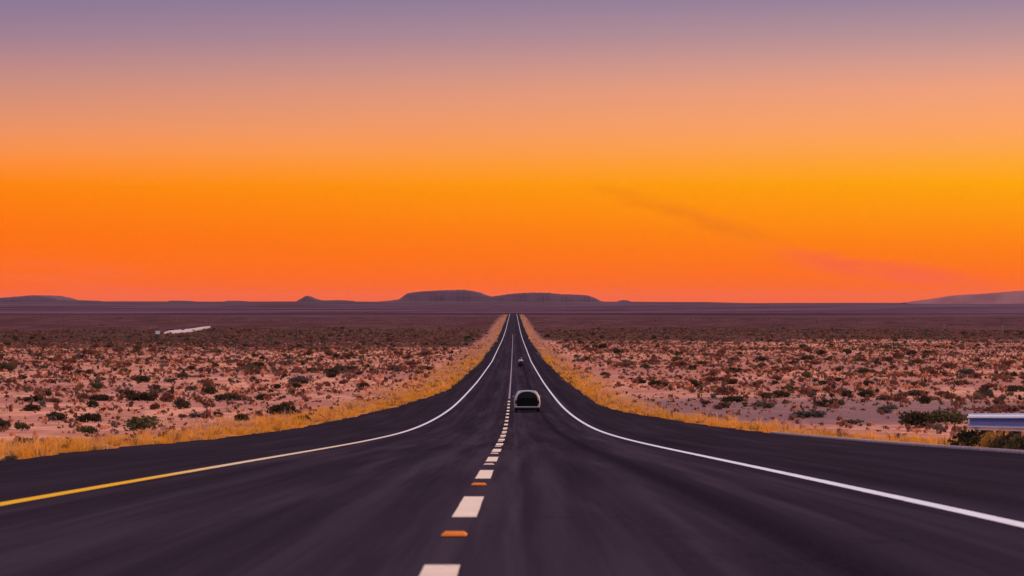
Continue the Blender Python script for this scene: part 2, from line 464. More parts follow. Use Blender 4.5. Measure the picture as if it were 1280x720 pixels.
# pale track on the plain, far left
tm = mat('pale_gravel'); P = objco()
finish(MIX(MR(noise(.1, 4, vec=P), .3, .7), (.52, .38, .36), (.70, .54, .52)), .9, .2)
pts = [(205, 417.2, 2.2), (212, 416.0, 3.2), (225, 414.8, 3.0), (240, 413.2, 2.6), (252, 411.6, 2.2), (263, 409.6, 1.0)]
V, Fs = [], []
for px, r, th in pts:
    for rr in (r + th / 2, r - th / 2):
        x, y, s = px_to_world(px, rr); V.append((x, y, float(gz(x, y)) + .65))
for k in range(len(pts) - 1): Fs.append((2 * k, 2 * k + 2, 2 * k + 3, 2 * k + 1))
V += [(a, b, c_ - 1.2) for a, b, c_ in V[:]]; n_ = len(pts) * 2
for k in range(len(pts) - 1): Fs.append((2 * k, 2 * k + n_, 2 * k + 2 + n_, 2 * k + 2))
tag(from_arrays('dirt_track', np.array(V), Fs, tm), kind='structure')

# ------------------------------------------------------------------ mesas and hills on the horizon
rock = mat('mesa_rock'); P = objco(); rz = sep(P)[2]
strata = noise(1, 4, .6, vec=scaled(P, (.002, .002, .06)))
finish(MIX(MR(strata, .35, .65), (.075, .030, .042), (.12, .055, .072)), .95, .1, bump=noise(.02, 6, .7, vec=P), bdist=12, bstr=.25)
hazed_rock = mat('hazed_ridge_rock'); P = objco()  # pale pink is distance haze painted into the ridge's base colour
finish(MIX(MR(noise(.004, 5, vec=P), .35, .65), (.27, .095, .09), (.36, .14, .125)), 1., .0)
def hill(name, outline, dist, depth, m=rock, steep=.16, seed=0):
    """a ridge: its skyline follows the outline (px,row); its sides fall away in front and behind"""
    r2 = np.random.default_rng(seed)
    px = np.array([p[0] for p in outline], float); rw = np.array([p[1] for p in outline], float)
    n = 130; xs = np.linspace(px[0], px[-1], n)
    top = np.interp(xs, px, rw) + r2.normal(0, .18, n) * (np.interp(xs, px, rw) < 374.5)
    X = (xs - VX) / F * dist
    base = CAM_Z - np.interp(dist, _g, _d) - 22
    H = (HROW - top) / F * dist + CAM_Z
    m_ = 26; V = []
    for j in range(m_):
        v = j / (m_ - 1); s = math.sin(math.pi * v)
        for i in range(n):
            u = i / (n - 1)
            prof_ = min(1, (s / (steep * 3.2))) ** .8 if s < steep * 3.2 else 1
            cliff = prof_ * .45 if prof_ < .62 else .28 + .72 * min(1, (prof_ - .62) / .2)
            gul = 1 + .03 * math.sin(i * .9 + math.sin(i * .31) * 3 + j * .2)
            wv = (v - .5) * depth * (.35 + .65 * math.sin(math.pi * min(1, max(0, u))) ** .5) * (gul if cliff < 1 else 1)
            V.append((X[i], dist + wv, base + (H[i] - base) * cliff))
    i = (np.arange(m_ - 1)[:, None] * n + np.arange(n - 1)[None]).ravel()
    o = from_arrays(name, np.array(V), np.stack([i, i + 1, i + n + 1, i + n], 1), m, smooth=True)
    return tag(o, kind='structure')
hill('mesa', [(455, 379.5), (478, 376.8), (492, 375.8), (503, 374), (508, 370), (513, 367), (530, 364.6), (555, 363.3), (581, 362.7), (593, 364), (601, 366), (608, 369), (614, 370.6), (622, 370.4), (632, 371.5), (645, 374), (655, 379.5)], 17000, 1500, seed=1)
hill('mesa', [(598, 380), (608, 373), (620, 370.2), (631, 368.7), (642, 367.2), (655, 366.4), (668, 366), (685, 366.5), (699, 368), (720, 368.6), (734, 369.7), (741, 372.5), (748, 376), (756, 377.5), (768, 379.5)], 16000, 1500, seed=2)
hill('hills', [(-130, 379), (-60, 374), (-20, 373.2), (0, 373.3), (29, 371.5), (42, 370.2), (54, 369.4), (66, 370), (78, 372.4), (86, 375), (104, 375.6), (118, 376), (135, 379)], 14000, 1500, seed=3, steep=.28)
hill('hills', [(368, 379), (374, 375.5), (379, 373), (384, 370), (388, 371), (395, 374), (402, 375.6), (425, 375.2), (440, 376), (452, 379)], 16000, 700, seed=4, steep=.3)
hill('hills', [(206, 379), (215, 375.8), (222, 375.8), (232, 376), (240, 376.4), (250, 379)], 16500, 600, seed=5, steep=.3)
hill('hills', [(276, 379), (286, 376), (296, 375.9), (306, 376.4), (316, 379)], 16500, 600, seed=6, steep=.3)
hill('hills', [(768, 379), (774, 376), (779, 375), (785, 375.8), (792, 379)], 16500, 500, seed=8, steep=.3)
hill('far_ridge', [(1130, 378.5), (1152, 375.8), (1165, 374.2), (1180, 372), (1197, 369.4), (1215, 368.4), (1232, 367.4), (1251, 366), (1280, 363.6), (1320, 362), (1370, 363), (1450, 372), (1480, 379)], 20500, 1500, m=hazed_rock, seed=9, steep=.3)
hill('hills', [(-60, 379.5), (60, 377.2), (160, 376.6), (260, 377), (380, 376.8), (470, 377), (560, 376.6), (640, 376.9), (780, 377.1), (880, 377.6), (960, 379.5)], 13000, 1200, seed=10, steep=.3)

# ------------------------------------------------------------------ plants
def shrub_arrays(nleaf, w_=1., h=.55, seed=0, leaf=.07, lobes=7, stems=8):
    r = np.random.default_rng(seed)
    cs = np.stack([r.uniform(-.32, .32, lobes), r.uniform(-.32, .32, lobes), r.uniform(.25, .62, lobes)], 1) * [w_, w_, h]
    rad = r.uniform(.16, .30, lobes)
    li = r.integers(0, lobes, nleaf)
    dv = r.normal(size=(nleaf, 3)); dv /= np.linalg.norm(dv, axis=1)[:, None]
    rr = rad[li] * r.uniform(.45, 1.12, nleaf)
    p = cs[li] + dv * rr[:, None] * [w_, w_, h * 1.35]
    p[:, 2] = np.abs(p[:, 2]) * .95 + .01
    a = r.normal(size=(nleaf, 3)); a /= np.linalg.norm(a, axis=1)[:, None]
    b = np.cross(a, r.normal(size=(nleaf, 3))); b /= np.linalg.norm(b, axis=1)[:, None]
    s = (leaf * r.uniform(.6, 1.3, nleaf))[:, None]
    V = np.stack([p - a * s, p + b * s * .55, p + a * s, p - b * s * .55], 1).reshape(-1, 3)
    V[:, 2] = np.maximum(V[:, 2], 0.) * 1.25
    Fc = np.arange(nleaf * 4).reshape(-1, 4)
    for k in range(stems):
        A = r.uniform(0, 6.28); q = np.array([math.cos(A), math.sin(A), 0]) * r.uniform(.15, .38) * w_
        t_ = q + [0, 0, h * r.uniform(.6, 1.0)]; sd = np.cross(t_, [0, 0, 1.]); sd = sd / (np.linalg.norm(sd) + 1e-6) * .012
        n0 = len(V); V = np.concatenate([V, [q * .1 - sd, q * .1 + sd, t_ + sd * .4, t_ - sd * .4]]); Fc = np.concatenate([Fc, [[n0, n0 + 1, n0 + 2, n0 + 3]]])
    return V, Fc
green = leafy('shrub_dark_green', (.038, .027, .014), (.115, .078, .038), .15)
olive = leafy('shrub_olive', (.085, .070, .030), (.17, .125, .050), .25)
brown = leafy('shrub_brown', (.13, .048, .032), (.30, .11, .07), .2)
salm = leafy('salmon_tuft', (.42, .17, .10), (.82, .38, .22), .35)
rust = leafy('shrub_rust', (.17, .062, .040), (.36, .145, .09), .2)
grey = leafy('shrub_grey', (.10, .075, .065), (.20, .15, .12), .2)
gold = leafy('shrub_gold', (.34, .17, .035), (.55, .28, .06), .35)
protos = {}
def shrub_proto(kind, mt, seeds, nleaf, leaf=.06, h=.5):
    protos[kind] = []
    for s in seeds:
        V, Fc = shrub_arrays(nleaf, 1., h, s, leaf, 8)
        me = bpy.data.meshes.new('desert_shrub'); V = V.astype(np.float32)
        me.from_pydata([tuple(map(float, v)) for v in V], [], [tuple(map(int, f)) for f in Fc]); me.materials.append(mt); me.update()
        protos[kind].append(me)
shrub_proto('green', green, range(0, 6), 900)
shrub_proto('olive', olive, range(10, 14), 900)
shrub_proto('brown', brown, range(20, 24), 700)
shrub_proto('grey', grey, range(30, 33), 700)
shrub_proto('gold', gold, range(40, 43), 700, .05)
def put_shrub(x, y, w_, h_, kind, label, group, name='desert_shrub'):
    o = bpy.data.objects.new(name, random.choice(protos[kind])); C.objects.link(o)
    o.location = (x, y, float(gz(x, y)) - .02)
    o.scale = (w_ * random.uniform(.92, 1.1), w_ * random.uniform(.85, 1.15), h_ / .55)
    o.rotation_euler.z = random.uniform(0, 6.28)
    return tag(o, label, 'shrub', group)
# (px, base row, width px, height px, kind, label)
HAND = [
 (178,536,38,16,'olive','broad olive shrub just above the left verge grass, largest on the left sand'),
 (109,527,27,11,'green','dark green dome shrub on open left sand, right of a similar darker one'),
 (69,524,25,11,'green','dark green shrub on open left sand with a low flat skirt to its left'),
 (40,516,18,9,'green','small dark shrub at the far left, above and left of the skirted shrub'),
 (115,509,13,9,'green','small dark upright shrub between the wide bushes and the dome shrub on the left sand'),
 (129,514.5,8,4,'brown','tiny reddish brown shrub alone on the smooth left sand'),
 (193,513,12,8,'brown','small brown shrub alone on bare sand above the broad olive shrub'),
 (230,512,22,12,'green','dark rounded shrub on the left sand, up and right of the broad olive shrub'),
 (28,536,18,10,'olive','dull olive round shrub near the left picture edge, above the verge'),
 (3,536,16,13,'green','dark shrub cut off by the left picture edge'),
 (109,541,20,9,'olive','low olive brown shrub just below the dome shrub, left side'),
 (34,554,30,9,'olive','low spreading olive shrub where left sand meets the verge grass'),
 (229,520,10,5,'brown','tiny brown shrub under the dark rounded shrub on the left sand'),
 (174,500,36,10,'green','wide dark bush, broadest in the row behind the open left sand'),
 (126,498,28,8,'green','low dark bush left of the broadest bush in the row behind the open sand'),
 (104,496,16,7,'brown','small brown bush at the left end of the dark bush row behind the open sand'),
 (40,501,30,8,'green','long low dark bush near the left edge behind the open sand'),
 (66,504,24,6,'brown','long flat brown bush beside the low dark one near the left edge'),
 (208,501,20,12,'brown','tall brown bush right of the broadest dark bush on the left'),
 (161,493,18,11,'green','upright dark bush standing behind the broadest bush on the left'),
 (81,561,14,8,'olive','little olive shrub inside the golden left verge, under the open sand'),
 (45,566,14,6,'olive','little flat olive shrub low in the golden left verge'),
 (11,573,20,9,'olive','olive brown shrub in the verge grass at the lower left picture edge'),
 (159,551,12,6,'brown','small brown shrub in the verge grass below the broad olive shrub'),
 (248,521,20,7,'grey','grey low shrub on the left sand, right of the tiny brown one'),
 (273,519,14,6,'green','small dark shrub midway between the grey low shrub and the verge'),
 (302,524,17,9,'green','dark round shrub on the left sand close to the verge bend'),
 (323,519,12,7,'brown','small brown shrub beside the dark round one close to the verge bend'),
 (354,518,32,15,'green','big dark shrub at the left verge bend where the asphalt widens'),
 (376,526,20,8,'olive','olive tuft shrub in the verge right below the big dark shrub at the bend'),
 (260,508,12,6,'brown','small brown shrub above the grey low shrub, left side'),
 (262,489,15,11,'green','tall dark bush sticking up from the shrub field left of the road'),
 (287,498,32,9,'green','wide dark bush in front of the tall one in the left shrub field'),
 (330,498,18,8,'green','dark bush between the wide bush and the left verge'),
 (451,499,12,6,'brown','small brown shrub at the top edge of the golden left verge'),
 (1144,531,54,19,'green','big dark green bush by the right verge, left of the guardrail end'),
 (1182,528,44,17,'olive','pale olive bush between the big dark bush and the guardrail end'),
 (1008,520,40,9,'grey','long grey green shrub just above the right verge grass'),
 (1040,508,42,10,'green','long dark bush in the grey strip right of the road'),
 (1105,516,28,11,'grey','grey green bush just up and left of the big dark bush on the right'),
 (955,510,28,8,'grey','low grey bush in the grey strip, nearest the road on the right'),
 (979,498,24,8,'green','dark bush on the far side of the grey strip, right of the road'),
 (1056.6,496,14,7,'green','small dark bush behind the long dark bush on the right'),
 (1081,496,20,9,'green','dark oval bush on pink sand behind the grey green bush on the right'),
 (1008,494,14,8,'brown','small brown bush behind the grey strip on the right'),
 (1156,504,15,10,'green','dark tufted bush on pink sand above the big dark bush on the right'),
 (1146,491,30,7,'green','long flat dark bush on pink sand, right field'),
 (1231,490,20,8,'green','dark oval bush on pink sand above the guardrail end'),
 (1270,488,24,8,'green','dark bush on pink sand by the right picture edge above the guardrail'),
 (914,503,24,8,'green','dark bush at the road side of the grey strip on the right'),
 (1121,501,14,7,'brown','small brown bush left of the dark tufted bush on the right'),
 (1200,500,12,6,'brown','small brown bush up and left of the guardrail end'),
 (1062,527,30,7,'grey','flat grey shrub low beside the right verge grass, left of the big dark bush'),
 (1250,511,60,9,'brown','long brown scrub clump on the sand behind the guardrail'),
 (880,505,16,6,'brown','small brown shrub in the grey strip close to the right verge'),
]
placed = []
for px, r, wp, hp, kd, lab in HAND:
    x, y, s = px_to_world(px, r)
    put_shrub(x, y, wp / s * 1.08, hp / s * 1.1, kd, lab, 'shrubs on the sand beside the road'); placed.append((x, y))
placed = np.array(placed)
# the scrub under the guardrail
for i, (px, r, wp, hp, kd, lab) in enumerate([
    (1212, 561, 50, 24, 'green', 'dark green brush under the end of the guardrail'),
    (1243, 562, 36, 24, 'gold', 'yellowish weed clump below the guardrail beside its end'),
    (1262, 564, 32, 24, 'green', 'dark brush beneath the guardrail near the right picture edge'),
    (1284, 566, 34, 25, 'olive', 'olive brush under the guardrail cut by the right picture edge')]):
    s = F / 64 ; y = 9.98 * F / (px - 642); x = (px - VX) / F * y
    put_shrub(9.98 if i else 10.05, y, wp / s * 1.1, hp / s * 1.05, kd, lab, 'brush under the guardrail')

# random shrub field: density chosen so that roughly half the sand is hidden at the grazing view
def field(n, y0, y1, pw=1.0):
    u = rng.uniform(0, 1, n); y = (y0 ** (1 + pw) + u * (y1 ** (1 + pw) - y0 ** (1 + pw))) ** (1 / (1 + pw))
    x = rng.uniform(-1, 1, n) * (.215 * y + 14)
    return x, y
fx, fy = field(9500, 150, 1500)
row_f = HROW + F * (CAM_Z - prof(fy)) / fy
lim = np.where(fx < 0, 14 + 3 * np.sin(fy / 23), 13 + 2.5 * np.sin(fy / 31))
keep = np.abs(fx) > lim
keep &= ~((fx < 0) & (row_f > 503 + 3 * np.sin(fx / 4)))            # the open sand on the left
keep &= ~((fx > 0) & (row_f > 512))
keep &= rng.uniform(size=len(fx)) < np.interp(fy, [150, 260, 500, 1500], [.75, .85, 1, 1])
dmin = np.array([np.min(np.hypot(placed[:, 0] - a, (placed[:, 1] - b) * .35)) if b < 320 else 9 for a, b in zip(fx, fy)])
keep &= dmin > 1.2
fx, fy = fx[keep], fy[keep]
fw = np.exp(rng.normal(0, .46, len(fx))) * .82
fw = np.clip(fw, .35, 2.5); fh = fw * rng.uniform(.36, .56, len(fx))
order = np.argsort(-fw * fh / fy ** 2)
kinds = rng.choice(['green', 'brown', 'olive', 'grey'], len(fx), p=[.34, .46, .08, .12])
nind = 238
lab_kind = {'green': 'dark green', 'brown': 'reddish brown', 'olive': 'olive', 'grey': 'grey green'}
for i in order[:nind]:
    side = 'left' if fx[i] < 0 else 'right'
    rw = HROW + F * (CAM_Z - prof(fy[i])) / fy[i]
    zone = 'at the near edge of' if rw > 494 else 'in the middle of' if rw > 484 else 'far back in'
    sz = 'large' if fw[i] > 1.45 else 'medium' if fw[i] > 1.0 else 'small'
    lab = f'{sz} {lab_kind[kinds[i]]} bush {zone} the shrub field {side} of the road'
    put_shrub(fx[i], fy[i], fw[i], fh[i], kinds[i], lab, f'scrub bushes in the crowded field {side} of the road')
# the rest, smaller in the picture, is ground cover
def scatter(name, xs, ys_, ws, hs, bases, mats, mids, label, sink=.02, zf=gz):
    Vs, Fcs, MI = [], [], []; n0 = 0
    for i in range(len(xs)):
        V, Fc = bases[i % len(bases)]
        A = rng.uniform(0, 6.28); ca, sa = math.cos(A), math.sin(A)
        q = V * [ws[i], ws[i], hs[i]]
        q = np.stack([q[:, 0] * ca - q[:, 1] * sa + xs[i], q[:, 0] * sa + q[:, 1] * ca + ys_[i], q[:, 2]], 1)
        Vs.append(q); Fcs.append(Fc + n0); n0 += len(V); MI.append(np.full(len(Fc), mids[i]))
    Vs = np.concatenate(Vs); Vs[:, 2] += 0
    return Vs, np.concatenate(Fcs), np.concatenate(MI)
def lift(xs, ys_, V, counts, sink):
    z = np.repeat(gz(xs, ys_) - sink, counts); V[:, 2] += z; return V
rest = order[nind:]
small_b = [shrub_arrays(26, 1., .55, 90 + s, .2, 4, 0) for s in range(10)]
bases = [shrub_arrays(70, 1., .55, 50 + s, .15, 6, 0) for s in range(12)]
kid = {'green': 0, 'brown': 1, 'olive': 2, 'grey': 3}
mids = np.array([kid[k] for k in kinds[rest]])
V, Fc, MI = scatter('x', fx[rest], fy[rest], fw[rest] * 1.05, fh[rest] / .5, bases, None, mids, '')
V = lift(fx[rest], fy[rest], V, [len(bases[i % 12][0]) for i in range(len(rest))], .02)
sx, sy = field(40000, 90, 1500)
rs = HROW + F * (CAM_Z - prof(sy)) / sy
kk = (np.abs(sx) > 14) & (rng.uniform(size=len(sx)) < np.where((sx < 0) & (rs > 503) | (rs > 512), .30, 1.))
sx, sy = sx[kk], sy[kk]
sw = rng.uniform(.25, .72, len(sx)); sh = sw * rng.uniform(.35, .75, len(sx))
V2, F2, M2 = scatter('x', sx, sy, sw, sh / .5, small_b, None, rng.choice([0, 1, 2, 3, 4], len(sx), p=[.08, .34, .04, .1, .44]), '')
V2 = lift(sx, sy, V2, [len(small_b[i % len(small_b)][0]) for i in range(len(sx))], .02)
def more(n, a, b, smin, smax, pr, cond=None):
    global V, Fc, MI
    qx, qy = field(n, a, b)
    e = np.where(qx < 0, -edge_l(qy), edge_r(qy)) + 2.5
    kk = np.abs(qx) > e
    kk &= (np.sin(qx * .55 + qy * .09) + np.sin(qx * .23 - qy * .05 + 2) + rng.normal(0, .9, n)) > -.4
    qx, qy = qx[kk], qy[kk]; ww = rng.uniform(smin, smax, len(qx)); hh = ww * rng.uniform(.3, .8, len(qx))
    v, f, m = scatter('x', qx, qy, ww, hh / .5, small_b, None, rng.choice(6, len(qx), p=pr), '')
    v = lift(qx, qy, v, [len(small_b[i % len(small_b)][0]) for i in range(len(qx))], .02)
    Fc = np.concatenate([Fc, f + len(V)]); V = np.concatenate([V, v]); MI = np.concatenate([MI, m])
V, Fc, MI = np.concatenate([V, V2]), np.concatenate([Fc, F2 + len(V)]), np.concatenate([MI, M2])
more(7000, 70, 300, .12, .38, [.03, .22, .05, .08, .30, .32])
more(14000, 250, 900, .3, .8, [.02, .14, .04, .06, .30, .44])
more(6000, 1100, 2300, .4, 1.0, [.10, .62, .10, .10, .08, .0])
tag(from_arrays('scrub_cover', V, Fc, [green, brown, olive, grey, rust, salm], mi=MI), 'countless far off dark desert shrubs dotting the pink sand on both sides', 'scrub', kind='stuff')

# ---- grasses
def tuft_arrays(nb, h=1., sp=.35, seed=0, wd=.03):
    r = np.random.default_rng(seed); V = []; Fc = []
    for k in range(nb):
        A = r.uniform(0, 6.28); b = np.array([math.cos(A), math.sin(A), 0]) * r.uniform(0, sp * .45)
        A2 = A + r.normal(0, .6); ln = np.array([math.cos(A2), math.sin(A2), 0]) * r.uniform(.1, sp)
        hh = h * r.uniform(.55, 1.); sd = np.array([-math.sin(A2), math.cos(A2), 0]) * wd * r.uniform(.6, 1.3)
        n0 = len(V); mid = b + ln * .35 + [0, 0, hh * .6]; tip = b + ln + [0, 0, hh]
        V += [b - sd, b + sd, mid + sd * .8, mid - sd * .8, tip + sd * .2, tip - sd * .2]; Fc += [[n0, n0 + 1, n0 + 2, n0 + 3], [n0 + 3, n0 + 2, n0 + 4, n0 + 5]]
    return np.array(V), np.array(Fc)
gr_a = leafy('dry_grass_gold', (.50, .22, .045), (.85, .42, .10), .4)
gr_b = leafy('dry_grass_yellow', (.48, .21, .014), (.82, .37, .03), .4)
gr_c = leafy('dry_grass_brown', (.17, .085, .03), (.30, .15, .05), .35)
pale = leafy('pale_tuft', (.34, .20, .15), (.70, .34, .21), .3)
def verge(name, side, spec, label):
    AX, AY, AW, AH, AM, ci = [], [], [], [], [], []
    for y0_, y1_, dens, wdt, hgt, big in spec:
        area = (y1_ - y0_) * 9; n = int(area * dens)
        y = rng.uniform(y0_, y1_, n); u = rng.beta(1.1, 1.7, n)
        e = edge_l(y) if side < 0 else edge_r(y)
        if side > 0: e = e + np.where(y < 104, .35, .05)
        band = (6 + 1.8 * np.sin(y / 19) + 1.2 * np.sin(y / 5.3)) if side < 0 else np.interp(y, [0, 90, 180, 400, 3000], [3.6, 3.4, 2.6, 4., 5.]) * (1 + .35 * np.sin(y / 7.) * np.sin(y / 23.))
        x = e + side * (u * band + .02)
        clump = np.sin(x * 1.9 + y * .43) + np.sin(x * .8 - y * .21 + 1.3) + rng.normal(0, .8, n)
        kk = clump > -.1
        x, y, u, clump = x[kk], y[kk], u[kk], clump[kk]
        AX.append(x); AY.append(y); hh = hgt * rng.uniform(.45, 1.15, len(x)) * (1.1 - .45 * u) * np.where(rng.uniform(size=len(x)) < .07, 2.1, 1.)
        AH.append(hh); AW.append(hh * rng.uniform(.9, 1.5, len(x)) * wdt)
        pb = rng.uniform(size=len(x)); near = np.clip(1 - u * 2.2, 0, 1)
        AM.append(np.where((u > .45) & (rng.uniform(size=len(x)) < .4), 3, np.where((y > 350) & (rng.uniform(size=len(x)) < np.interp(y, [350, 900], [.1, .75])), 3, np.where(pb < .22, 2, np.where(pb < .25 + .5 * near, 1, 0))))); ci.append(np.full(len(x), big))
    X_, Y_, W_, H_, M_, B_ = map(np.concatenate, (AX, AY, AW, AH, AM, ci))
    fine = [tuft_arrays(16, 1, .7, s, .022) for s in range(8)]; coarse = [tuft_arrays(6, 1, .8, 20 + s, .10) for s in range(8)]
    Vs, Fcs, MI = [], [], []
    for cls, bs in ((0, fine), (1, coarse)):
        q = B_ == cls
        if not q.any(): continue
        V, Fc, mi = scatter('x', X_[q], Y_[q], W_[q], H_[q], bs, None, M_[q], '')
        V = lift(X_[q], Y_[q], V, [len(bs[i % len(bs)][0]) for i in range(int(q.sum()))], .02)
        n0 = sum(len(v) for v in Vs); Vs.append(V); Fcs.append(Fc + n0); MI.append(mi)
    return tag(from_arrays(name, np.concatenate(Vs), np.concatenate(Fcs), [gr_a, gr_b, gr_c, pale], mi=np.concatenate(MI)), label, 'grass', kind='stuff')
spec = [(25, 110, 6., 1.3, .17, 0), (110, 260, 3.2, 1.3, .27, 0), (260, 700, .8, 1.5, .40, 1), (700, 2900, .10, 1.8, .5, 1)]
verge('verge_grass', -1, spec, 'golden dry grass along the left edge of the asphalt')
verge('verge_grass', 1, spec, 'golden yellow dry grass along the right edge of the asphalt')
# pale tufts between the shrubs
gx1, gy1 = field(30000, 60, 1500)
kk = (np.abs(gx1) > 15) & (rng.uniform(size=len(gx1)) < np.interp(gy1, [60, 200, 300, 1500], [.35, .4, .9, 1]))
gx1, gy1 = gx1[kk], gy1[kk]
h1 = rng.uniform(.10, .30, len(gx1)) * np.interp(gy1, [100, 500, 1000], [.8, 1.2, 1.6]); w1 = h1 * rng.uniform(1.2, 2.4, len(gx1))
bs = [tuft_arrays(9, 1, .8, 60 + s, .06) for s in range(8)]
V, Fc, MI = scatter('x', gx1, gy1, w1, h1, bs, None, np.where(rng.uniform(size=len(gx1)) < .7, 0, 1), '')
V = lift(gx1, gy1, V, [len(bs[i % 8][0]) for i in range(len(gx1))], .02)
tag(from_arrays('dry_grass', V, Fc, [pale, gr_c], mi=MI), 'pale dry grass tufts scattered between the desert shrubs', 'grass', kind='stuff')

# ------------------------------------------------------------------ guardrail
steel = simple('galvanised_steel', (.88, .86, .92), .5, .4, .05, .08, 8)
rail_blue = simple('blue_rail_valley', (.025, .11, .40), .45, .5, 0, .15, 5)
wood = simple('dark_timber', (.03, .02, .015), .9, .2, 0, .3, 12)
GX, GY0, GY1 = 10.15, 10.0, 64.0
gr = bpy.data.objects.new('guardrail', None); C.objects.link(gr); gr.location = (GX, GY1, float(prof(GY1)) - .06)
tag(gr, 'white and blue roadside guardrail at the right picture edge above dark brush', 'guardrail')
org = Vector(gr.location)
sec = [(.0, .165), (.0, .135), (-.075, .105), (-.08, .075), (-.02, .045), (-.015, 0), (-.02, -.045), (-.08, -.075), (-.075, -.105), (.0, -.135), (.0, -.165)]
sec = [(a, b * 1.1) for a, b in sec]
yy = list(np.arange(GY0, GY1 - .5, 2.)) + [GY1 - .4, GY1]
def beam(name, idx, m, off=0.):
    V, Fs = [], []; s_ = [sec[i] for i in idx]; n = len(s_)
    for y in yy:
        zc = float(prof(y)) - .06 + .63
        for a, b in s_: V.append(Vector((GX + a - off, y, zc + b)) - org)
        for a, b in reversed(s_): V.append(Vector((GX + a + .006 - off, y, zc + b)) - org)
    q = 2 * n
    for k in range(len(yy) - 1):
        for j in range(q): a = k * q + j; b = k * q + (j + 1) % q; Fs.append((a, b, b + q, a + q))
    Fs += [tuple(range(q)), tuple((len(yy) - 1) * q + j for j in reversed(range(q)))]
    o = from_arrays(name, np.array(V), Fs, m, gr); return o
beam('beam', range(11), steel)
beam('beam_stripe', [3, 4, 5, 6, 7], rail_blue, .008)  # blue strip over the beam's middle valley
bm = bmesh.new(); zc = float(prof(GY1)) - .06 + .63
cyl(bm, Vector((GX + .03, GY1 + .02, zc - .165)) - org, Vector((GX + .03, GY1 + .02, zc + .165)) - org, .075, 16)
bm_obj('end_cap', bm, steel, gr, True)
for y in np.arange(GY0 + 1, GY1, 2.0):
    bm = bmesh.new(); g_ = float(prof(y)) - .06
    box(bm, Vector((GX + .16, y, g_ + .33)) - org, (.15, .2, .9), .01); bm_obj('post', bm, wood, gr)

